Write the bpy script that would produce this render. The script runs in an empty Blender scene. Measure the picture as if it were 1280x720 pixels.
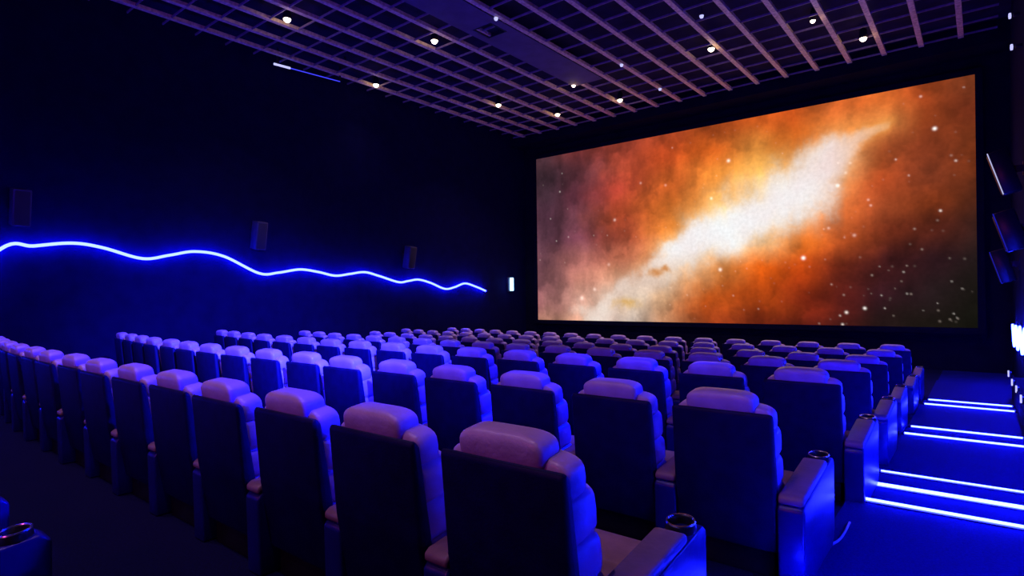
import bpy, bmesh, math, random
import numpy as np
from mathutils import Vector, Matrix

random.seed(7)
C = bpy.context.scene.collection
SC = bpy.context.scene
PI = math.pi

# ------------------------------------------------------------------ camera
F, YAW, ROLL, EYE, HOR = 731.0, math.radians(38.78), math.radians(0.71), 1.575, 370.5
CAMM = Matrix.Rotation(YAW, 4, 'Z') @ Matrix.Rotation(PI/2, 4, 'X') @ Matrix.Rotation(-ROLL, 4, 'Z')
cam = bpy.data.cameras.new('camera')
cam.sensor_width = 36.0
cam.lens = 36.0*F/1280.0
cam.shift_y = (HOR-360.0)/1280.0
cam.clip_start = 0.05
co = bpy.data.objects.new('camera', cam)
C.objects.link(co)
co.matrix_world = Matrix.Translation((0, 0, EYE)) @ CAMM
SC.camera = co


def ray(px, py):
    return (CAMM.to_3x3() @ Vector((px-640.0, HOR-py, -F)))


def at_x(px, py, X):
    d = ray(px, py)
    t = X/d.x
    return Vector((X, d.y*t, EYE+d.z*t))


def at_z(px, py, Z):
    d = ray(px, py)
    t = (Z-EYE)/d.z
    return Vector((d.x*t, d.y*t, Z))


# ------------------------------------------------------------------ sizes of the hall
WL, WR, YB, YF, ZC = -15.4, 0.62, -5.0, 20.12, 8.3
ROWY = [1.63, 3.45, 5.25, 7.2, 9.3, 11.4, 13.5]
ROWX = [-1.395, -1.22, -1.18, -1.23, -1.30, -1.32, -1.37]
ROWZ = [0.0, -0.085, -0.135, -0.255, -0.385, -0.475, -0.545]
LEFTX = [-12.9, -12.9, -13.1, -12.9, -12.9, -14.6, -14.6]
PITCH = 0.75

# ------------------------------------------------------------------ materials


def mat(name, col, rough=0.6, metal=0.0, spec=0.5, noise=None, bump=None, sheen=0.0):
    m = bpy.data.materials.new(name)
    m.use_nodes = True
    nt = m.node_tree
    b = nt.nodes['Principled BSDF']
    b.inputs['Base Color'].default_value = (*col, 1)
    b.inputs['Roughness'].default_value = rough
    b.inputs['Metallic'].default_value = metal
    b.inputs['Specular IOR Level'].default_value = spec
    b.inputs['Sheen Weight'].default_value = sheen
    tc = nt.nodes.new('ShaderNodeTexCoord')
    if noise:
        sc, amt = noise
        n = nt.nodes.new('ShaderNodeTexNoise')
        n.inputs['Scale'].default_value = sc
        n.inputs['Detail'].default_value = 4
        nt.links.new(tc.outputs['Object'], n.inputs['Vector'])
        r = nt.nodes.new('ShaderNodeValToRGB')
        r.color_ramp.elements[0].position = 0.3
        r.color_ramp.elements[1].position = 0.7
        r.color_ramp.elements[0].color = (*[c*(1-amt) for c in col], 1)
        r.color_ramp.elements[1].color = (*[min(1, c*(1+amt)) for c in col], 1)
        nt.links.new(n.outputs['Fac'], r.inputs['Fac'])
        nt.links.new(r.outputs['Color'], b.inputs['Base Color'])
    if bump:
        sc, st = bump
        n2 = nt.nodes.new('ShaderNodeTexNoise')
        n2.inputs['Scale'].default_value = sc
        n2.inputs['Detail'].default_value = 3
        nt.links.new(tc.outputs['Object'], n2.inputs['Vector'])
        bp = nt.nodes.new('ShaderNodeBump')
        bp.inputs['Strength'].default_value = st
        bp.inputs['Distance'].default_value = 0.01
        nt.links.new(n2.outputs['Fac'], bp.inputs['Height'])
        nt.links.new(bp.outputs['Normal'], b.inputs['Normal'])
    return m


def glow(name, col, strength):
    m = bpy.data.materials.new(name)
    m.use_nodes = True
    nt = m.node_tree
    for n in list(nt.nodes):
        if n.type == 'BSDF_PRINCIPLED':
            nt.nodes.remove(n)
    e = nt.nodes.new('ShaderNodeEmission')
    e.inputs['Color'].default_value = (*col, 1)
    e.inputs['Strength'].default_value = strength
    nt.links.new(e.outputs[0], nt.nodes['Material Output'].inputs['Surface'])
    return m


M = {}
M['shell'] = mat('black_shell_vinyl', (0.003, 0.003, 0.055), 0.5, spec=0.12, noise=(9, .25), bump=(90, .12))
M['leather'] = mat('mauve_grey_leather', (0.46, 0.33, 0.62), 0.34, spec=0.45, noise=(7, .12), bump=(40, .22))
M['seat'] = mat('brown_leather', (0.34, 0.19, 0.19), 0.5, spec=0.3, noise=(6, .2), bump=(40, .2))
M['pad'] = mat('arm_pad_leather', (0.20, 0.125, 0.17), 0.45, spec=0.4, noise=(10, .15), bump=(50, .15))
M['console'] = mat('navy_console_vinyl', (0.006, 0.006, 0.14), 0.32, spec=0.4, noise=(5, .2), bump=(30, .15))
M['black'] = mat('black_plastic', (0.012, 0.012, 0.014), 0.3, noise=(20, .2))
M['steel'] = mat('brushed_steel', (0.55, 0.56, 0.6), 0.25, metal=1.0, noise=(40, .1))
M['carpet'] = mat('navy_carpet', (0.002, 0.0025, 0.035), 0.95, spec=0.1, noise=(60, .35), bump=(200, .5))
M['aisle'] = mat('lit_aisle_carpet', (0.003, 0.004, 0.13), 0.95, spec=0.1, noise=(60, .2), bump=(200, .3))  # brighter copy of the carpet, glow of the steps put into its colour
M['wall'] = mat('navy_fabric_wall', (0.004, 0.004, 0.040), 0.95, spec=0.05, noise=(3, .15), bump=(120, .3))
M['wallblack'] = mat('black_masking_cloth', (0.006, 0.006, 0.016), 0.95, spec=0.05, noise=(3, .2))
M['ceil'] = mat('dark_ceiling_board', (0.020, 0.016, 0.040), 0.9, spec=0.1, noise=(2, .3))
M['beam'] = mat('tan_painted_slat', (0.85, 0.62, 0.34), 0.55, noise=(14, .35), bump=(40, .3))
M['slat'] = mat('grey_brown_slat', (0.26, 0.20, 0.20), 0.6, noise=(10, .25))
M['panel'] = mat('grey_violet_ceiling_panel', (0.10, 0.085, 0.13), 0.8, noise=(3, .15))
M['speaker'] = mat('dark_speaker_cabinet', (0.04, 0.04, 0.08), 0.45, noise=(8, .2))
M['grille'] = mat('speaker_grille_cloth', (0.02, 0.02, 0.04), 0.8, bump=(200, .6))
M['neon'] = glow('blue_neon_glow', (0.0075, 0.0105, 1.0), 85)
M['neonr'] = glow('blue_neon_glow_right', (0.008, 0.014, 1.0), 140)
M['strip'] = glow('step_strip_glow', (0.005, 0.0075, 1.0), 190)
M['lamp'] = glow('warm_lamp_glow', (1.0, 0.82, 0.62), 9)
M['cool'] = glow('cool_sign_glow', (0.25, 0.6, 1.0), 5)
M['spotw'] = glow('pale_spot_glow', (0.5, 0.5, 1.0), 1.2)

# ------------------------------------------------------------------ mesh helpers


def obj(name, bm, m, parent=None, smooth=True, loc=None, angle=40):
    me = bpy.data.meshes.new(name)
    bm.to_mesh(me)
    bm.free()
    me.materials.append(m)
    if smooth:
        me.polygons.foreach_set('use_smooth', [True]*len(me.polygons))
        me.set_sharp_from_angle(angle=math.radians(angle))
    o = bpy.data.objects.new(name, me)
    C.objects.link(o)
    if parent:
        o.parent = parent
    if loc:
        o.location = loc
    return o


def tag(o, label, cat, group=None, kind=None):
    o['label'] = label
    o['category'] = cat
    if group:
        o['group'] = group
    if kind:
        o['kind'] = kind
    return o


def thing(name, label, cat, loc=(0, 0, 0), rz=0, group=None):
    o = bpy.data.objects.new(name, None)
    o.empty_display_size = .1
    C.objects.link(o)
    o.location = loc
    o.rotation_euler = (0, 0, rz)
    return tag(o, label, cat, group)


def box(bm, x0, x1, y0, y1, z0, z1, bev=0.0, seg=2, mtx=None):
    b = bmesh.new()
    bmesh.ops.create_cube(b, size=1)
    for v in b.verts:
        v.co = Vector((x0+(v.co.x+.5)*(x1-x0), y0+(v.co.y+.5)*(y1-y0), z0+(v.co.z+.5)*(z1-z0)))
    if bev > 0:
        bmesh.ops.bevel(b, geom=b.edges[:], offset=bev, segments=seg, profile=.5, affect='EDGES')
    if mtx is not None:
        b.transform(mtx)
    merge(bm, b)
    return bm


def merge(bm, b):
    vm = {}
    for v in b.verts:
        vm[v.index if False else v] = bm.verts.new(v.co)
    for f in b.faces:
        try:
            bm.faces.new([vm[v] for v in f.verts])
        except ValueError:
            pass
    b.free()


def pillow(bm, c, s, e=(.45, .45), nu=28, nv=16, mtx=None, crease=None):
    """puffed cushion: superellipsoid; e = (vertical, horizontal) squareness"""
    def sp(v, p):
        return math.copysign(abs(v)**p, v)
    b = bmesh.new()
    rings = []
    for i in range(1, nv):
        ph = -PI/2+PI*i/nv
        r = []
        for j in range(nu):
            th = 2*PI*j/nu
            x = sp(math.cos(ph), e[0])*sp(math.cos(th), e[1])
            y = sp(math.cos(ph), e[0])*sp(math.sin(th), e[1])
            z = sp(math.sin(ph), e[0])
            k = 1.0
            if crease:
                k = 1-crease*math.exp(-(x/.05)**2)
            r.append(b.verts.new((c[0]+s[0]*x, c[1]+s[1]*y*k, c[2]+s[2]*z*k)))
        rings.append(r)
    bot = b.verts.new((c[0], c[1], c[2]-s[2]))
    top = b.verts.new((c[0], c[1], c[2]+s[2]))
    for i in range(len(rings)-1):
        for j in range(nu):
            k = (j+1) % nu
            b.faces.new((rings[i][j], rings[i][k], rings[i+1][k], rings[i+1][j]))
    for j in range(nu):
        k = (j+1) % nu
        b.faces.new((bot, rings[0][k], rings[0][j]))
        b.faces.new((top, rings[-1][j], rings[-1][k]))
    if mtx is not None:
        b.transform(mtx)
    merge(bm, b)
    return bm


def tube(bm, pts, r, n=8, closed=False):
    P = [Vector(p) for p in pts]
    rings = []
    for i, p in enumerate(P):
        if closed:
            d = (P[(i+1) % len(P)]-P[i-1]).normalized()
        else:
            d = (P[min(i+1, len(P)-1)]-P[max(i-1, 0)]).normalized()
        up = Vector((0, 0, 1)) if abs(d.z) < .9 else Vector((0, 1, 0))
        a = d.cross(up).normalized()
        b = a.cross(d).normalized()
        rings.append([bm.verts.new(p+a*r*math.cos(2*PI*k/n)+b*r*math.sin(2*PI*k/n)) for k in range(n)])
    m = len(rings)
    for i in range(m if closed else m-1):
        A, B = rings[i], rings[(i+1) % m]
        for k in range(n):
            l = (k+1) % n
            bm.faces.new((A[k], A[l], B[l], B[k]))
    if not closed:
        bm.faces.new(rings[0][::-1])
        bm.faces.new(rings[-1])
    return bm


def cyl(bm, c, r, h, n=20, r2=None):
    r2 = r if r2 is None else r2
    lo = [bm.verts.new((c[0]+r*math.cos(2*PI*k/n), c[1]+r*math.sin(2*PI*k/n), c[2])) for k in range(n)]
    hi = [bm.verts.new((c[0]+r2*math.cos(2*PI*k/n), c[1]+r2*math.sin(2*PI*k/n), c[2]+h)) for k in range(n)]
    for k in range(n):
        l = (k+1) % n
        bm.faces.new((lo[k], lo[l], hi[l], hi[k]))
    bm.faces.new(lo[::-1])
    bm.faces.new(hi)
    return bm


def lathe(bm, prof, c=(0, 0, 0), n=24, mtx=None):
    b = bmesh.new()
    rings = [[b.verts.new((c[0]+r*math.cos(2*PI*k/n), c[1]+r*math.sin(2*PI*k/n), c[2]+z)) for k in range(n)] for r, z in prof]
    for i in range(len(rings)-1):
        for k in range(n):
            l = (k+1) % n
            b.faces.new((rings[i][k], rings[i][l], rings[i+1][l], rings[i+1][k]))
    if mtx is not None:
        b.transform(mtx)
    merge(bm, b)
    return bm


def prism_yz(bm, prof, x0, x1, bev=0.0, seg=2):
    """closed polygon in y,z drawn out along x"""
    b = bmesh.new()
    A = [b.verts.new((x0, y, z)) for y, z in prof]
    B = [b.verts.new((x1, y, z)) for y, z in prof]
    n = len(prof)
    b.faces.new(A)
    b.faces.new(B[::-1])
    for i in range(n):
        j = (i+1) % n
        b.faces.new((A[j], A[i], B[i], B[j]))
    bmesh.ops.recalc_face_normals(b, faces=b.faces[:])
    if bev:
        bmesh.ops.bevel(b, geom=b.edges[:], offset=bev, segments=seg, profile=.5, affect='EDGES')
    merge(bm, b)
    return bm


def catmull(P, step=8):
    P = [Vector(p) for p in P]
    out = []
    for i in range(len(P)-1):
        p0 = P[max(i-1, 0)]
        p1, p2 = P[i], P[i+1]
        p3 = P[min(i+2, len(P)-1)]
        for k in range(step):
            t = k/step
            out.append(.5*((2*p1)+(p2-p0)*t+(2*p0-5*p1+4*p2-p3)*t*t+(3*p1-p0-3*p2+p3)*t**3))
    out.append(P[-1])
    return out


def struct(name, bm, m, smooth=False):
    o = obj(name, bm, m, None, smooth)
    o['kind'] = 'structure'
    return o


# ------------------------------------------------------------------ setting
# floor: shallow platforms going down towards the screen, aisle steps beside them
rowedge = [(YB-.2, 0.0)] + [(ROWY[n]-0.14, ROWZ[n]) for n in range(1, 7)] + [(17.2, -0.62)]
STEPS = [(3.34, -0.085), (5.39, -0.145), (6.07, -0.20), (6.77, -0.255),
         (9.00, -0.33), (9.90, -0.385), (12.35, -0.45), (13.30, -0.545), (17.2, -.62)]


def stairs(bm, x0, x1, edges, yend=YF+.3):
    lv = [(YB-.2, 0.0)] + [e for e in edges if e[0] > YB]
    for i, (y, z) in enumerate(lv):
        y1 = lv[i+1][0] if i+1 < len(lv) else yend
        box(bm, x0, x1, y, y1, -1.1, z)


bm = bmesh.new()
stairs(bm, WL-.2, -0.86, rowedge[1:])
struct('floor', bm, M['carpet'])
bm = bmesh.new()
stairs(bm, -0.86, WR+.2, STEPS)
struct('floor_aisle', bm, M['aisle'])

bm = bmesh.new()
box(bm, WL-.2, WL, YB-.2, YF+.3, -1.1, ZC+.3)
struct('wall_left', bm, M['wall'])
bm = bmesh.new()
box(bm, WR, WR+.2, YB-.2, YF+.3, -1.1, ZC+.3)
struct('wall_right', bm, M['wall'])
bm = bmesh.new()
box(bm, WL, WR, YB-.2, YB, -1.1, ZC+.3)
struct('wall_back', bm, M['wall'])
bm = bmesh.new()
box(bm, WL, WR, YF, YF+.2, -1.1, ZC+.3)
struct('wall_front', bm, M['wallblack'])
bm = bmesh.new()
box(bm, WL, WR, YB, YF, ZC+.12, ZC+.3)
struct('ceiling', bm, M['ceil'])
# low skirting boards
bm = bmesh.new()
box(bm, WL, WL+.02, YB, 3.3, 0.0, .12)
struct('baseboard_left', bm, M['black'])
# dropped black soffit just before the screen wall
bm = bmesh.new()
box(bm, WL, WR, 19.2, YF, 6.95+.9, ZC+.12)
struct('edge_glow_1', bm, M['wallblack'])

# ------------------------------------------------------------------ ceiling grille
gr = thing('ceiling_grille', 'open grille of tan slats hanging under the dark ceiling', 'ceiling grille', (-7.4, 7.5, ZC+.12))
inv = Vector((7.4, -7.5, -(ZC+.12)))
bx0 = -0.36
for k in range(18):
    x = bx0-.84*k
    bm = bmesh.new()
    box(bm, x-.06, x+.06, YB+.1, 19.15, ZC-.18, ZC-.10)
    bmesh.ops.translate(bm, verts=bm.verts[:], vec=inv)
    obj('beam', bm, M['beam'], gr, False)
y = 19.0
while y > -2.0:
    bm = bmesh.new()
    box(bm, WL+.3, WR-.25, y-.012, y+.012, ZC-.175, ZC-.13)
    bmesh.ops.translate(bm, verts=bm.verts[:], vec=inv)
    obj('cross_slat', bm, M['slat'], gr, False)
    y -= .74
y = 19.0
bm = bmesh.new()
for x in (-14, -10, -6, -2):
    for yy in (0, 5, 10, 15):
        box(bm, x-.01, x+.01, yy-.01, yy+.01, ZC-.06, ZC+.125)
bmesh.ops.translate(bm, verts=bm.verts[:], vec=inv)
obj('hanger_rod', bm, M['black'], gr, False)

# flat panel strip with two square openings, let into the grille
pn = thing('ceiling_panel', 'flat violet grey ceiling strip with dark square openings within the grille', 'ceiling panel', (-9.3, 8, ZC-.1))
bm = bmesh.new()
X0, X1 = -9.86, -8.84
ys = [-1.0, 4.4, 5.0, 7.6, 8.25, 10.6, 11.2, 15.5]
for i in range(0, len(ys)-1):
    if i % 2 == 0:
        box(bm, X0, X1, ys[i], ys[i+1], ZC-.2, ZC-.185)
    else:
        box(bm, X0, X0+.22, ys[i], ys[i+1], ZC-.2, ZC-.185)
        box(bm, X1-.22, X1, ys[i], ys[i+1], ZC-.2, ZC-.185)
bmesh.ops.translate(bm, verts=bm.verts[:], vec=(9.3, -8, -(ZC-.1)))
obj('board', bm, M['panel'], pn, False)
for i in (1, 3, 5):
    bm = bmesh.new()
    a, b = ys[i], ys[i+1]
    for (u0, u1, v0, v1) in ((X0+.22, X0+.26, a, b), (X1-.26, X1-.22, a, b), (X0+.26, X1-.26, a, a+.03), (X0+.26, X1-.26, b-.03, b)):
        box(bm, u0, u1, v0, v1, ZC-.21, ZC-.1)
    box(bm, X0+.22, X1-.22, a, b, ZC-.11, ZC-.1)
    bmesh.ops.translate(bm, verts=bm.verts[:], vec=(9.3, -8, -(ZC-.1)))
    obj('access_opening', bm, M['black'], pn, False)

# ------------------------------------------------------------------ downlights


def light(name, typ, loc, energy, col, size=.1, aim=None, **kw):
    l = bpy.data.lights.new(name, typ)
    l.energy = energy
    l.color = col
    if typ == 'SPOT':
        l.spot_size = kw.get('spot', 2.0)
        l.spot_blend = 1.0
        l.shadow_soft_size = size
    elif typ == 'POINT':
        l.shadow_soft_size = size
    elif typ == 'AREA':
        l.size = size
    o = bpy.data.objects.new(name, l)
    C.objects.link(o)
    o.location = loc
    if aim is not None:
        o.rotation_euler = (Vector(aim)-Vector(loc)).to_track_quat('-Z', 'Y').to_euler()
    return o


DL = [(359, 24, 'over the wavy neon, first of its file back from the screen corner'), (543, 51, ''), (470, 106, ''), (623, 131, ''),
      (697, 143, ''), (717, 107, ''), (775, 125, ''), (889, 61, ''), (1079, 48, ''), (1016, 26, '')]
DLAB = ['warm downlight hanging farthest from the screen, in the blue part of the grille',
        'warm downlight beside the flat violet ceiling strip and its square opening',
        'warm downlight alone near the neon wall edge of the ceiling',
        'warm downlight at the neon side, second from the screen corner',
        'warm downlight lowest in view, just above the screen corner by the neon wall',
        'small dim warm downlight at the screen end of the flat violet strip',
        'bright warm downlight between the violet strip and the screen top edge',
        'bright downlight among tan slats above the middle of the screen',
        'bright downlight between broad tan slats, closest to the stepped aisle side',
        'small pale downlight next to the bright one closest to the stepped aisle']
root = None
for i, (px, py, _) in enumerate(DL):
    p = at_z(px, py, ZC-.2)
    r = thing('downlight', DLAB[i], 'ceiling light', (p.x, p.y, p.z), 0, 'downlights in the ceiling grille')
    s = .7 if i in (5, 9) else 1.0
    bm = bmesh.new()
    lathe(bm, [(.07*s, .0), (.10*s, .0), (.105*s, .02), (.09*s, .2), (.02, .31), (.0, .31)])
    obj('housing', bm, M['black'], r)
    bm = bmesh.new()
    lathe(bm, [(.0, -.075*s), (.04*s, -.068*s), (.07*s, -.04*s), (.085*s, -.0*s), (.07*s, .02), (0, .03)])
    obj('lens', bm, M['lamp'], r)
    light('downlight_halo', 'POINT', (p.x, p.y, p.z-.14), 2.2*s, (1.0, .6, .35), .08)
    light('downlight_beam', 'SPOT', (p.x, p.y, p.z-.12), (50 if i == 2 else 320), (.95, .62, .95), .08, (p.x, p.y, 0), spot=1.9)

# unseen pinkish downlight beams added overhead and behind, to light the headrests
for (x, y) in ((-2.2, .2), (-6.5, .4), (-11, .6), (-4.2, -2.6), (-9, -2.6)):
    light('downlight_beam', 'SPOT', (x, y, ZC-.25), 340, (.84, .46, 1.0), .08, (x, y, 0), spot=1.9)
# pink fill lamps added unseen at the back, for the headrest backs
light('rear_pink_fill', 'POINT', (-3.0, -4.3, 4.2), 150, (1.0, .10, .60), .2)
light('rear_pink_fill', 'POINT', (-9.0, -4.3, 4.2), 50, (1.0, .15, .70), .2)

light('blue_ceiling_fill', 'SPOT', (-9.5, -4.4, 2.5), 2300, (.01, .006, 1), .2, (-9, 5.5, ZC), spot=1.25)  # blue fill added unseen at the back to tint the ceiling
light('blue_ceiling_fill', 'SPOT', (-3.5, -4.4, 2.5), 260, (.04, .02, 1), .2, (-4.0, 6.0, ZC), spot=1.3)
# blue fill spots added unseen beside the aisle for chair sides and backs
light('blue_side_fill', 'SPOT', (.35, 1.3, 4.0), 36000, (.032, .036, 1), .15, (-12.0, 6.3, -.1), spot=.62)
light('blue_side_fill', 'SPOT', (.35, 2.6, 2.4), 3000, (.0, .004, 1), .15, (-7.5, 2.2, .7), spot=.9)
light('blue_side_fill', 'SPOT', (.35, 8.5, 4.6), 9000, (.0, .004, 1), .15, (-5.5, 2.0, .6), spot=.8)
light('blue_side_fill', 'SPOT', (.35, 4.6, 2.4), 2500, (.0, .004, 1), .15, (-7.5, 5.0, .7), spot=.9)
# small sparkles under the grille, their glint built in as glowing domes
glints = [(877, 21, 'pale glowing sparkle on a tan slat over the middle of the screen'),
          (825, 112, 'pale glowing sparkle close above the top edge of the screen'),
          (777, 82, 'faint small sparkle between tan slats beside the violet zone'),
          (620, 24, 'bluish white sparkle beside the flat violet ceiling strip')]
for px, py, lab in glints:
    p = at_z(px, py, ZC-.22)
    r = thing('ceiling_sparkle', lab, 'sparkle', (p.x, p.y, p.z), 0, 'small sparkles under the grille')
    bm = bmesh.new()
    lathe(bm, [(0, -.03), (.035, -.025), (.045, .0), (.05, .03), (0, .04)])
    obj('glow_dome', bm, M['spotw'], r)
    bm = bmesh.new()
    cyl(bm, (0, 0, .03), .018, .3, 10)
    obj('stem', bm, M['steel'], r)

# slim blue linear lamp at the edge of the grille
p = at_z(347, 81, ZC-.35)
q = at_z(425, 102, ZC-.35)
r = thing('linear_lamp', 'slim hanging lamp with a thin blue line near the grille edge', 'ceiling light', (p.x, p.y, p.z))
bm = bmesh.new()
d = (q-p)
tube(bm, [(0, 0, 0), tuple(d)], .014, 8)
obj('tube', bm, glow('thin_blue_line', (.05, .05, 1), 1.2), r)
bm = bmesh.new()
tube(bm, [tuple(-d.normalized()*.1), tuple(d.normalized()*.35)], .03, 10)
obj('end_cap', bm, M['spotw'], r)
bm = bmesh.new()
box(bm, -.02, .02, -.02, .02, .02, .45)
box(bm, d.x-.02, d.x+.02, d.y-.02, d.y+.02, .01, .45)
obj('hanger', bm, M['black'], r)

# ------------------------------------------------------------------ wavy neon on the side wall
nx = [(0, 311.6), (42, 307.5), (90, 303.9), (128, 309.5), (178, 323.2), (212, 319), (244, 314.4), (280, 320.5), (324, 341.6), (348, 340.8), (375, 336.8), (398, 340),
      (419, 344.6), (438, 342.3), (456, 340.2), (474, 345), (498, 352.6), (510, 351.3), (523, 349.5), (538, 353.5), (556, 361), (568, 359),
      (581, 354.3), (594, 358), (607, 363.6)]
pts = [at_x(a, b, WL+.12) for a, b in nx]
back = [Vector((WL+.12, YB+.3+i*.9, 1.25+.13*math.sin(i*1.25+.6))) for i in range(0, 8)]
back = [b for b in back if b.y < pts[0].y-.6]
pts = back+pts
bm = bmesh.new()
cp = catmull(pts, 8)
tube(bm, cp, .034, 10)
nl = thing('neon_tube', 'long wavy glowing blue neon line running along the dark side wall', 'neon light', (WL+.02, pts[0].y, pts[0].z))
bmesh.ops.translate(bm, verts=bm.verts[:], vec=(-(WL+.02), -pts[0].y, -pts[0].z))
obj('glowing_tube', bm, M['neon'], nl)
for p in cp[6::40]:
    bm = bmesh.new()
    box(bm, -.012, .08, -.02, .02, -.03, .03, .004)
    obj('bracket', bm, M['black'], nl, loc=(0, p.y-pts[0].y, p.z-pts[0].z))

# zigzag neon on the other wall, beside the aisle
zp = []
y = 2.1
i = 0
while y < 19.0:
    zc = .62-.033*(y-2)+EYE-1.2
    zp.append(Vector((WR-.06, y, zc+(.30 if i % 2 else -.18))))
    y += .85
    i += 1
bm = bmesh.new()
cz = catmull(zp, 4)
tube(bm, cz, .022, 8)
nr = thing('neon_tube', 'bright zigzag blue neon at the wall beside the stepped aisle', 'neon light', (WR-.02, zp[0].y, zp[0].z))
bmesh.ops.translate(bm, verts=bm.verts[:], vec=(-(WR-.02), -zp[0].y, -zp[0].z))
obj('glowing_tube', bm, M['neonr'], nr)
for p in zp[1::4]:
    bm = bmesh.new()
    box(bm, -.015, .02, -.02, .02, -.03, .03, .004)
    obj('bracket', bm, M['black'], nr, loc=(p.x-(WR-.02), p.y-zp[0].y, p.z-zp[0].z))

# ------------------------------------------------------------------ glowing wall sign near the screen
s0 = at_x(635.5, 355.5, WL)
r = thing('wall_lamp', 'small bright cyan-white lamp on the side wall between neon and screen', 'wall lamp', tuple(s0))
bm = bmesh.new()
box(bm, .0, .10, -.12, .12, -.30, .30, .015)
obj('housing', bm, M['speaker'], r)
bm = bmesh.new()
box(bm, .10, .26, -.03, .03, -.27, .27, .012)
obj('light_panel', bm, M['cool'], r)
light('wall_lamp_glow', 'POINT', (WL+.5, s0.y-.3, s0.z), 6, (.05, .25, 1), .1)

# ------------------------------------------------------------------ surround speakers


def speaker(loc, side, tilt, label, group, w=.3, d=.3, h=.74, edge_glow=None):
    r = thing('surround_speaker', label, 'speaker', loc, 0, group)
    mt = Matrix.Translation((side*(.14), 0, 0)) @ Matrix.Rotation(side*tilt, 4, 'Y')
    bm = bmesh.new()
    prism = [(-w/2, -h/2), (w/2, -h/2), (w/2, h/2), (-w/2, h/2)]
    x0, x1 = (0, d) if side > 0 else (-d, 0)
    prism_yz(bm, prism, x0, x1, .015)
    bm.transform(mt)
    obj('cabinet', bm, M['speaker'] if side > 0 else M['black'], r)
    bm = bmesh.new()
    g0, g1 = (d, d+.015) if side > 0 else (-d-.015, -d)
    prism_yz(bm, [(-w/2+.03, -h/2+.03), (w/2-.03, -h/2+.03), (w/2-.03, h/2-.03), (-w/2+.03, h/2-.03)], g0, g1, .004)
    bm.transform(mt)
    obj('grille', bm, M['grille'] if side > 0 else M['black'], r)
    bm = bmesh.new()
    if side > 0:
        box(bm, 0, .17, -.03, .03, -.06, .06)
        box(bm, 0, .02, -.08, .08, -.12, .12)
    else:
        box(bm, -.17, 0, -.03, .03, -.06, .06)
        box(bm, -.02, 0, -.08, .08, -.12, .12)
    obj('wall_bracket', bm, M['black'], r, False)
    if edge_glow:
        bm = bmesh.new()
        ex = x1 if side > 0 else x0
        box(bm, ex-.008, ex+.008, -w/2-.008, -w/2+.008, -h/2, h/2)
        bm.transform(mt)
        obj('lit_edge', bm, edge_glow, r, False)
    return r


g = 'surround speakers on the neon wall'
speaker((WL, 3.0, EYE+1.95), 1, .2, 'dark wall speaker where the neon line leaves the picture', g)
speaker((WL, 8.0, EYE+1.75), 1, .2, 'dark blue-edged wall speaker above the middle dip of the neon', g)
speaker((WL, 13.3, EYE+1.40), 1, .2, 'dark wall speaker above the neon nearer to the screen', g)
g = 'surround speakers beside the aisle'
edge_glow_w = glow('white_lit_edge', (.6, .6, 1), .8)  # light caught on the cabinet edges, put in as glowing strips
edge_glow_b = glow('blue_lit_edge', (.03, .03, 1), .35)
speaker((WR, 14.0, EYE+2.2), -1, .28, 'tilted speaker with a white edge line beside the screen, uppermost', g, d=.28, h=.8, edge_glow=edge_glow_w)
speaker((WR, 11.8, EYE+.95), -1, .28, 'tilted blue-edged speaker just above the zigzag neon', g, d=.26, h=.62, edge_glow=edge_glow_b)
speaker((WR, 16.2, EYE+.55), -1, .28, 'small tilted blue-edged speaker beside the lower screen corner', g, d=.26, h=.7, edge_glow=edge_glow_b)
for (px, py, lab) in ((1258, 21, 'small pale spotlight high on the wall by the grille end'), (1260, 60, 'small pale spotlight on the wall below another near the grille end')):
    p = at_x(px, py, .42)
    r = thing('wall_spotlight', lab, 'spotlight', (WR, p.y, p.z), 0, 'small spotlights beside the screen')
    bm = bmesh.new()
    box(bm, -.1, 0, -.03, .03, -.03, .03, .005)
    obj('arm', bm, M['black'], r)
    bm = bmesh.new()
    lathe(bm, [(.0, -.05), (.02, -.05), (.024, .0), (.02, .05), (0, .06)], mtx=Matrix.Translation((-.15, 0, 0)))
    obj('lamp_head', bm, M['spotw'], r)

# ------------------------------------------------------------------ cinema screen with the nebula picture
GRID = [
 [(80,50,60),(120,50,50),(150,60,45),(175,70,40),(170,70,30),(200,85,30),(185,72,25),(200,90,40),(200,95,40),(150,62,28),(120,55,30)],
 [(60,40,50),(95,50,60),(165,68,48),(195,75,35),(205,90,30),(232,140,60),(205,90,28),(215,120,60),(205,125,65),(140,60,28),(110,45,25)],
 [(68,44,56),(100,50,65),(175,65,50),(220,100,42),(240,140,55),(250,180,85),(222,130,55),(225,160,120),(175,80,42),(145,62,34),(115,50,25)],
 [(75,45,60),(108,60,72),(180,74,45),(222,108,42),(246,170,90),(250,215,160),(240,200,160),(210,115,65),(160,66,32),(132,58,34),(105,45,22)],
 [(90,55,70),(115,62,76),(172,74,50),(228,125,50),(245,205,150),(248,230,200),(230,160,110),(205,98,46),(170,75,40),(120,50,24),(82,38,24)],
 [(105,65,75),(160,96,90),(190,102,78),(235,165,105),(240,215,185),(235,175,115),(222,105,32),(190,80,35),(128,50,30),(88,36,26),(50,28,25)],
 [(120,75,85),(188,122,108),(208,148,122),(236,200,170),(215,125,60),(215,88,18),(186,65,17),(115,40,25),(70,28,30),(45,23,28),(30,22,22)],
 [(140,85,90),(215,160,142),(232,205,180),(215,165,125),(190,82,27),(182,70,20),(130,40,20),(85,28,25),(48,22,28),(32,22,24),(25,22,18)],
 [(160,110,95),(208,155,132),(232,210,195),(205,140,100),(150,60,25),(120,40,20),(90,28,20),(60,22,20),(32,20,20),(27,22,18),(22,22,16)]]
G = (np.array(GRID, dtype=float)/255.0)
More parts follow.
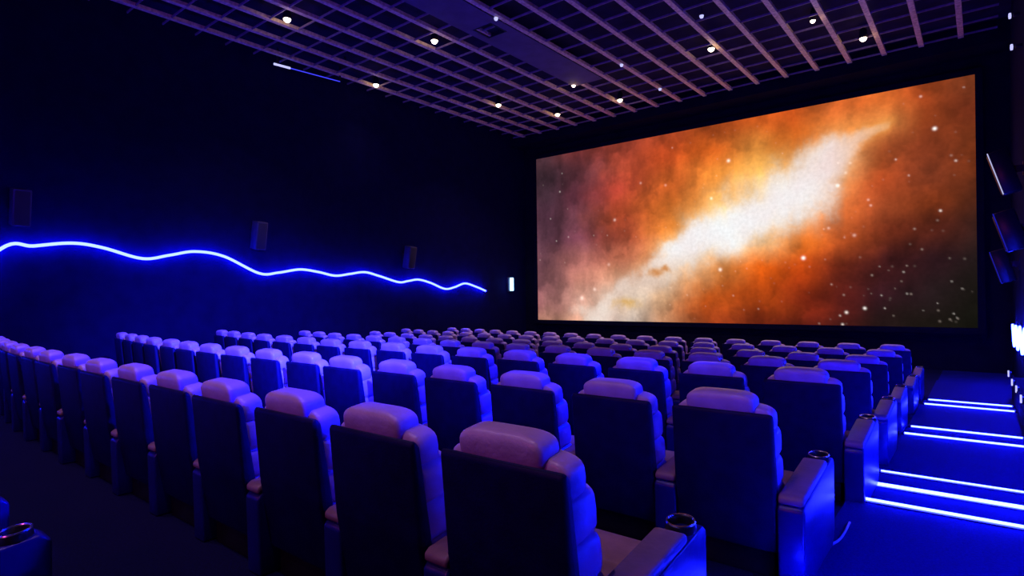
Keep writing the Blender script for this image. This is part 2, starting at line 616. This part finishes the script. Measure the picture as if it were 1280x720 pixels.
SX0, SX1 = at_x(0, 0, 1).x, 0
cX = YF-.09
SY = YF-.12


def at_y(px, py, Y):
    d = ray(px, py)
    t = Y/d.y
    return Vector((d.x*t, Y, EYE+d.z*t))


cs = [at_y(671, 197, SY), at_y(1219.5, 96, SY), at_y(672, 399, SY), at_y(1221.5, 411, SY)]
XA = (cs[0].x+cs[2].x)/2
XB = (cs[1].x+cs[3].x)/2
ZT = (cs[0].z+cs[1].z)/2
ZB = (cs[2].z+cs[3].z)/2
print('screen', XA, XB, ZB, ZT, [tuple(c) for c in cs])
NU, NV = 520, 236
W_, H_ = XB-XA, ZT-ZB
rng = np.random.RandomState(5)


def vnoise(x, y, seed):
    r = np.random.RandomState(seed)
    T = r.rand(256, 256)
    xi = np.floor(x).astype(int)
    yi = np.floor(y).astype(int)
    fx = x-xi
    fy = y-yi
    fx = fx*fx*(3-2*fx)
    fy = fy*fy*(3-2*fy)
    g_ = lambda a, b: T[a % 256, b % 256]
    return (g_(xi, yi)*(1-fx)+g_(xi+1, yi)*fx)*(1-fy)+(g_(xi, yi+1)*(1-fx)+g_(xi+1, yi+1)*fx)*fy


def fbm(x, y, seed, o=5):
    s = 0
    a = .5
    for k in range(o):
        s = s+a*(vnoise(x*2**k, y*2**k, seed+k)-.5)
        a *= .55
    return s*2


uu, vv = np.meshgrid(np.linspace(0, 1, NU), np.linspace(0, 1, NV))   # v from the top
# the picture thins out towards the far edge as seen in the film still: remap u so features keep their places
dA, dB = 1.2409, .7835
ss = (uu/(dA+uu*(dB-dA)))/(1.0/dB)
aspect = W_/H_
qx, qy = uu*aspect, vv
wx = fbm(qx*3.2, qy*3.2, 11)*.045
wy = fbm(qx*3.2+9, qy*3.2+4, 31)*.055
S = np.clip(ss+wx, 0, 1)*10
T = np.clip(vv+wy, 0, 1)*8
si = np.clip(np.floor(S).astype(int), 0, 9)
ti = np.clip(np.floor(T).astype(int), 0, 7)
fs = (S-si)
ft = (T-ti)
fs = (fs*fs*(3-2*fs)*.5+fs*.5)[..., None]
ft = (ft*ft*(3-2*ft)*.5+ft*.5)[..., None]
col = (G[ti, si]*(1-fs)+G[ti, si+1]*fs)*(1-ft)+(G[ti+1, si]*(1-fs)+G[ti+1, si+1]*fs)*ft
# mottling
n1 = fbm(qx*7, qy*7, 61, 5)
n2 = fbm(qx*18, qy*12+2*n1, 71, 4)
streak = fbm(qx*16, qy*3.0, 81, 3)
lum = col.mean(axis=2)
col = col*(1+.30*n1[..., None]+.16*n2[..., None]+.12*(streak*(ss < .45)*(vv < .55))[..., None])
# luminous ridge
ridge = [(.80, .13, .014), (.745, .17, .030), (.69, .225, .056), (.65, .30, .078), (.60, .39, .092), (.55, .43, .090), (.50, .475, .086),
         (.45, .51, .080), (.40, .545, .074), (.35, .63, .060), (.30, .705, .046), (.24, .82, .044), (.19, .90, .05), (.13, .98, .05)]
rd = np.full(ss.shape, 9.0)
sw = ss+fbm(qx*5, qy*5, 91, 6)*.055
tw = vv+fbm(qx*5+3, qy*5, 95, 6)*.075
for (a, b) in zip(ridge[:-1], ridge[1:]):
    ax, ay, aw = a
    bx_, by_, bw = b
    k = 2.0
    A0 = np.array([ax*k, ay])
    D = np.array([(bx_-ax)*k, by_-ay])
    t = np.clip(((sw*k-A0[0])*D[0]+(tw-A0[1])*D[1])/(D@D), 0, 1)
    dist = np.hypot(sw*k-A0[0]-t*D[0], tw-A0[1]-t*D[1])
    w = (aw+(bw-aw)*t)*1.75
    rd = np.minimum(rd, dist/w)
core = .97/(1+np.exp((rd-.86+.25*n2)*5.5))
core *= np.clip((.83-ss)/.16, 0, 1)**.8
core *= 1-.65*np.clip((vv-.62)/.3, 0, 1)*(1-np.exp(-((ss-.14)/.06)**2))
halo = np.exp(-(rd/1.75)**2)
pk = np.clip((ss-.60)/.16, 0, 1)
lk = np.clip((vv-.64)/.2, 0, 1)
white = np.stack([.965-.03*pk-.03*lk, .96-.15*pk-.09*lk+.05*n1, .975-.19*pk-.15*lk+.06*n1], -1)
warm = np.array([1.0, .70, .30])
below = np.clip((T/8-.98*(1.06-1.05*ss))*6, -1, 1)          # orange bank under the ridge
hk = (halo*.42*(1-.8*np.clip(below, 0, 1))*(1-np.clip((vv-.6)*4, 0, .85)))[..., None]
col = col*(1-hk)+warm*hk
col = col*(1-core[..., None])+white*core[..., None]
# small golden knots near the lower end of the ridge
for (a, b, r_, c_) in ((.205, .915, .020, (.86, .66, .36)), (.275, .75, .018, (.80, .48, .22)), (.30, .735, .012, (.80, .48, .22))):
    d2 = ((sw-a)*2/r_/2)**2+((tw-b)/r_/1.3)**2
    k = (np.exp(-d2)*.75)[..., None]
    col = col*(1-k)+np.array(c_)*k
col = np.clip(col, 0, 1)
# stars
lin = np.where(col <= .04045, col/12.92, ((col+.055)/1.055)**2.4)


def star(px, py, r, b, tint=(1, .9, .82)):
    s_ = (px-671)/549.0
    top = 197-.184*(px-671)
    bot = 399+.0218*(px-671)
    t_ = (py-top)/(bot-top)
    u_ = s_*dA/(dB+s_*(dA-dB))
    d2 = ((uu-u_)*W_)**2+((vv-t_)*H_)**2
    k = b*np.exp(-d2/(r*r))
    for c in range(3):
        lin[..., c] += k*tint[c]


for (px, py, r, b) in [(1169, 163, .075, 1.5), (1003, 323, .075, 1.5), (1047, 233, .07, 1.0), (911, 201, .07, .9), (889, 248, .06, .7), (1195, 203, .05, .6),
                       (1175, 265, .05, .9), (1079, 386, .06, 1.2), (1056, 391, .06, 1.0), (1048, 395, .04, .5), (1051, 406, .05, .8), (768, 274, .06, .45), (1152, 123, .05, .5),
                       (1067, 295, .07, .35), (899, 337, .075, .8), (1206, 112, .04, .3), (700, 238, .035, .5), (703, 215, .03, .3), (695, 300, .03, .4), (710, 295, .035, .3), (688, 272, .03, .4),
                       (726, 372, .09, .5), (742, 361, .08, .4), (760, 330, .07, .25), (1098, 334, .03, .3), (1128, 341, .04, .4), (1104, 386, .035, .5), (1132, 368, .04, .35), (1100, 370, .035, .4),
                       (1120, 201, .04, .5), (1136, 221, .04, .4), (1188, 353, .035, .35), (1201, 362, .035, .35), (1170, 380, .03, .3), (1190, 393, .035, .4), (1194, 398, .03, .3), (1152, 389, .03, .2),
                       (1057, 217, .06, .3), (1035, 286, .06, .35), (1085, 251, .05, .4), (1088, 258, .05, .4), (832, 231, .05, .3), (801, 228, .05, .3), (1063, 205, .06, .3)]:
    star(px, py, r*(.85-.33*(px-671)/549), b)
for k in range(150):
    a = rng.rand()**.8
    px = 671+549*a
    top = 197-.184*(px-671)
    bot = 399+.0218*(px-671)
    py = top+(bot-top)*(rng.rand()**.7)
    star(px, py, .018+.010*rng.rand(), .05+.25*rng.rand()**2.5, (1, .8, .68))
lin = np.clip(lin, 0, 1)

me = bpy.data.meshes.new('picture')
vx = XA+uu*W_
vz = ZT-vv*H_
verts = np.stack([vx, np.full(vx.shape, SY), vz], -1).reshape(-1, 3)
idx = np.arange(NU*NV).reshape(NV, NU)
faces = np.stack([idx[:-1, :-1], idx[1:, :-1], idx[1:, 1:], idx[:-1, 1:]], -1).reshape(-1, 4)
me.from_pydata(verts.tolist(), [], faces.tolist())
ca = me.color_attributes.new('picture', 'FLOAT_COLOR', 'POINT')
ca.data.foreach_set('color', np.concatenate([lin, np.ones(lin.shape[:2]+(1,))], -1).reshape(-1).astype(np.float32))
m = bpy.data.materials.new('projected_nebula_picture')
m.use_nodes = True
nt = m.node_tree
nt.nodes.remove(nt.nodes['Principled BSDF'])
at = nt.nodes.new('ShaderNodeAttribute')
at.attribute_name = 'picture'
em = nt.nodes.new('ShaderNodeEmission')
em.inputs['Strength'].default_value = 1.0
tcn = nt.nodes.new('ShaderNodeTexCoord')
nz = nt.nodes.new('ShaderNodeTexNoise')
nz.inputs['Scale'].default_value = 9
nz.inputs['Detail'].default_value = 2
mr = nt.nodes.new('ShaderNodeMapRange')
mr.inputs['From Min'].default_value = .3
mr.inputs['From Max'].default_value = .7
mr.inputs['To Min'].default_value = .93
mr.inputs['To Max'].default_value = 1.06
mx = nt.nodes.new('ShaderNodeVectorMath')
mx.operation = 'SCALE'
nt.links.new(tcn.outputs['Object'], nz.inputs['Vector'])
nt.links.new(nz.outputs['Fac'], mr.inputs['Value'])
nt.links.new(at.outputs['Color'], mx.inputs[0])
nt.links.new(mr.outputs['Result'], mx.inputs['Scale'])
nt.links.new(mx.outputs['Vector'], em.inputs['Color'])
nt.links.new(em.outputs[0], nt.nodes['Material Output'].inputs['Surface'])
me.materials.append(m)
scr = thing('cinema_screen', 'huge wide cinema screen glowing with an orange and white nebula picture', 'screen', ((XA+XB)/2, SY, ZB))
po = bpy.data.objects.new('picture', me)
C.objects.link(po)
po.parent = scr
po.location = (-(XA+XB)/2, -SY, -ZB)
bm = bmesh.new()
hw = W_/2
for (a, b, c, d_) in ((-hw-.16, -hw, -.16, H_+.16), (hw, hw+.16, -.16, H_+.16), (-hw, hw, -.16, 0), (-hw, hw, H_, H_+.16)):
    box(bm, a, b, -.03, .1, c, d_)
obj('frame', bm, M['wallblack'], scr, False)
bm = bmesh.new()
box(bm, -hw, hw, .01, .1, 0, H_)
obj('backing', bm, M['wallblack'], scr, False)

# ------------------------------------------------------------------ aisle step lights
SL = ['glowing strip on the step edge behind the end console of the seventh row',
      'broad bright strip, lower line of the triple on the aisle steps',
      'brightest middle strip of the triple on the aisle steps',
      'thin upper strip of the triple on the aisle steps',
      'lower glowing strip of the middle pair on the aisle steps',
      'upper glowing strip of the middle pair on the aisle steps',
      'lower glowing strip of the pair farthest down the aisle',
      'upper glowing strip of the pair farthest down the aisle']
lv = [0.0]+[z for _, z in STEPS]
for i, (y, z) in enumerate(STEPS[:8]):
    x0 = -.80 if i else -1.2
    zt = lv[i]
    if i == 0:
        x0 = -.84
    r = thing('step_light', SL[i], 'step light', (0, y, zt), 0, 'light strips on the aisle steps')
    bm = bmesh.new()
    box(bm, x0, .40, -.05, .0, .0, .008, .002)
    box(bm, x0, .40, -.03, .012, -.03, .0)
    obj('nosing', bm, M['black'], r, False)
    bm = bmesh.new()
    rr = [.008, .011, .015, .008, .011, .011, .012, .012][i]
    tube(bm, [(x0+.01, -.012, .008+rr*.8), (.39, -.012, .008+rr*.8)], rr, 8)
    obj('light_strip', bm, M['strip'], r)
    bm = bmesh.new()
    box(bm, x0-.02, x0+.01, -.05, .014, .0, .03, .003)
    box(bm, .39, .42, -.05, .014, .0, .03, .003)
    obj('end_cap', bm, M['black'], r)

# low kerb with marker lights at the far right end of the steps
bm = bmesh.new()
box(bm, .44, WR, 9.0, 15.0, -.55, -.12, .01)
kb = struct('edge_glow_2', bm, M['wall'])
for i, (px, py) in enumerate(((1262, 465), (1266.5, 476), (1272, 487), (1278, 496))):
    Y = (17, 15, 13.2, 11.6)[i]
    p = at_y(px, py, min(Y, 14.8-.9*i))
    lab = ['first', 'second', 'third', 'fourth'][i]
    r = thing('marker_light', 'tiny white marker light on the kerb beside the steps, %s from the screen' % lab, 'marker light',
              (p.x, p.y, -.12), 0, 'marker lights along the aisle kerb')
    bm = bmesh.new()
    box(bm, -.02, .03, -.03, .03, 0.0, max(.06, p.z+.12), .005)
    obj('post', bm, M['black'], r)
    bm = bmesh.new()
    zz = max(.06, p.z+.12)
    box(bm, -.03, -.005, -.036, -.004, zz-.09, zz+.03, .004)
    obj('light_face', bm, M['spotw'], r)

# ------------------------------------------------------------------ the recliners
PARTS = []


def build_recliner():
    r = thing('recliner_chair', 'x', 'recliner chair')
    lean = Matrix.Translation((0, .13, .2)) @ Matrix.Rotation(math.radians(7.5), 4, 'X') @ Matrix.Translation((0, -.13, -.2))
    # back shell
    bm = bmesh.new()
    prof = [(.10, .16), (.16, .16), (.165, .55), (.155, .95), (.13, .985), (.105, .975), (.085, .55)]
    prism_yz(bm, prof, -.298, .298, .018, 3)
    bm.transform(lean)
    obj('back_shell', bm, M['shell'], r)
    # backrest: top roll, two wings, lower body with cross seams
    bm = bmesh.new()
    pillow(bm, (0, .215, .915), (.287, .070, .095), (.55, .28), mtx=lean)
    pillow(bm, (0, .235, .775), (.293, .095, .115), (.45, .25), mtx=lean)
    pillow(bm, (0, .24, .60), (.293, .105, .11), (.45, .25), mtx=lean)
    pillow(bm, (0, .25, .44), (.293, .11, .10), (.45, .25), mtx=lean)
    obj('backrest', bm, M['leather'], r, angle=80)
    # headrest pillow
    bm = bmesh.new()
    pillow(bm, (-.01, .195, 1.005), (.205, .072, .078), (.62, .30), mtx=lean, nu=36, nv=18)
    h = obj('headrest', bm, M['leather'], r, angle=80)
    # seat
    bm = bmesh.new()
    pillow(bm, (0, .45, .36), (.292, .18, .085), (.35, .25))
    pillow(bm, (0, .70, .37), (.292, .15, .085), (.35, .25))
    obj('seat', bm, M['seat'], r, angle=80)
    bm = bmesh.new()
    pillow(bm, (0, .85, .26), (.288, .05, .15), (.35, .25))
    obj('footrest', bm, M['seat'], r, angle=80)
    bm = bmesh.new()
    box(bm, -.27, .27, .14, .78, 0.0, .29, .01)
    obj('base', bm, M['black'], r)
    return r


def build_arm(parent, sgn):
    x0, x1 = sgn*.375-.071, sgn*.375+.071
    bm = bmesh.new()
    prism_yz(bm, [(.06, .0), (.84, .0), (.90, .10), (.90, .545), (.86, .575), (.08, .475), (.05, .44)], x0, x1, .014, 3)
    a = obj('armrest', bm, M['console'], parent)
    bm = bmesh.new()
    mt = Matrix.Translation(((x0+x1)/2, 0, 0))
    prof = [(.055, .468), (.70, .548), (.70, .585), (.66, .600), (.08, .525), (.052, .505)]
    prism_yz(bm, prof, x0+.004, x1-.004, .014, 3)
    p = obj('arm_pad', bm, M['pad'], a)
    bm = bmesh.new()
    cx = (x0+x1)/2
    lathe(bm, [(.0, -.07), (.042, -.07), (.046, .0), (.052, .022), (.062, .022), (.066, .008), (.066, -.02)],
          mtx=Matrix.Translation((cx, .785, .575)) @ Matrix.Rotation(math.radians(7), 4, 'X'))
    c = obj('cup_holder', bm, M['black'], a)
    bm = bmesh.new()
    n = 24
    tube(bm, [(cx+.058*math.cos(2*PI*k/n), .785+.058*math.sin(2*PI*k/n), .600+.058*math.sin(2*PI*k/n)*math.tan(math.radians(7))) for k in range(n)], .006, 6, True)
    obj('cup_ring', bm, M['steel'], a)
    return a


proto = build_recliner()
armR = build_arm(proto, 1)
armL = build_arm(proto, -1)


def copy_tree(o, parent=None, skip=()):
    c = o.copy()
    C.objects.link(c)
    c.parent = parent
    for ch in o.children:
        if ch in skip:
            continue
        copy_tree(ch, c)
    return c


ORD = ['first', 'second', 'third', 'fourth', 'fifth', 'sixth', 'seventh', 'eighth', 'ninth', 'tenth', 'eleventh', 'twelfth', 'thirteenth',
       'fourteenth', 'fifteenth', 'sixteenth', 'seventeenth', 'eighteenth', 'nineteenth', 'twentieth', 'twenty-first']
KCURVE = .0132


def curve(x):
    t = max(0.0, -x-7.0)
    return KCURVE*t*t, -math.atan(2*KCURVE*t)


def place(n, k, x, last, Y, Z):
    dy, rz = curve(x)
    o = copy_tree(proto, None, () if last else (armL,))
    jit = random.uniform(-.018, .018)
    o.location = (x, Y+dy+jit, Z)
    o.rotation_euler = (0, 0, rz)
    rn = ORD[6-n]
    seat = ORD[k]
    look = {0: 'black-backed recliner with mauve headrest', 1: 'dark-backed recliner with lavender headrest'}.get(n, 'blue-lit recliner with pale headrest')
    o['label'] = '%s, %s from the stepped aisle, %s row from the screen' % (look, seat, rn)
    o['category'] = 'recliner chair'
    o['group'] = 'recliners in the %s row from the screen' % rn
    return o


nchair = 0
for n in range(7):
    xs = []
    x = ROWX[n]
    while x > LEFTX[n]:
        xs.append(x)
        x -= PITCH*math.cos(curve(x)[1])
    for k, x in enumerate(xs):
        place(n, k, x, k == len(xs)-1, ROWY[n], ROWZ[n])
        nchair += 1
# the row beside the camera, only where the photograph reaches it
xs = [-3.61-PITCH*i for i in range(9)]
for k, x in enumerate(xs):
    o = place(-1, k+3, x, k == len(xs)-1, ROWY[0]-1.82, 0)
    nchair += 1
print('chairs', nchair)
for ch in list(proto.children_recursive):
    bpy.data.objects.remove(ch)
bpy.data.objects.remove(proto)

# ------------------------------------------------------------------ power cord on the aisle floor
cpts = [at_z(1062, 650, -.055), at_z(1052, 668, -.055), at_z(1040, 677, -.055), at_z(1028, 683, -.06), at_z(1019, 697, -.065), at_z(1014, 712, -.065)]
cpts = [Vector((p.x, p.y, [-.085, -.085, -.085, -.085, -.085, -.085][i]+.012)) for i, p in enumerate(cpts)]
bm = bmesh.new()
tube(bm, catmull(cpts, 6), .008, 8)
o = obj('power_cord', bm, mat('pale_cord', (.5, .5, .7), .4, noise=(20, .1)))
tag(o, 'thin pale cord lying on the carpet between two end consoles', 'cord')

# ------------------------------------------------------------------ world and view
w = bpy.data.worlds.new('world')
SC.world = w
w.use_nodes = True
w.node_tree.nodes['Background'].inputs['Color'].default_value = (.002, .002, .02, 1)
w.node_tree.nodes['Background'].inputs['Strength'].default_value = .2
SC.view_settings.view_transform = 'Standard'
SC.view_settings.look = 'None'
SC.view_settings.exposure = 0
SC.view_settings.gamma = 1
SC.view_settings.use_curve_mapping = False
SC.cycles.max_bounces = 6
SC.cycles.diffuse_bounces = 3
SC.cycles.use_denoising = True
SC.cycles.sample_clamp_indirect = 4
SC.cycles.use_light_tree = True
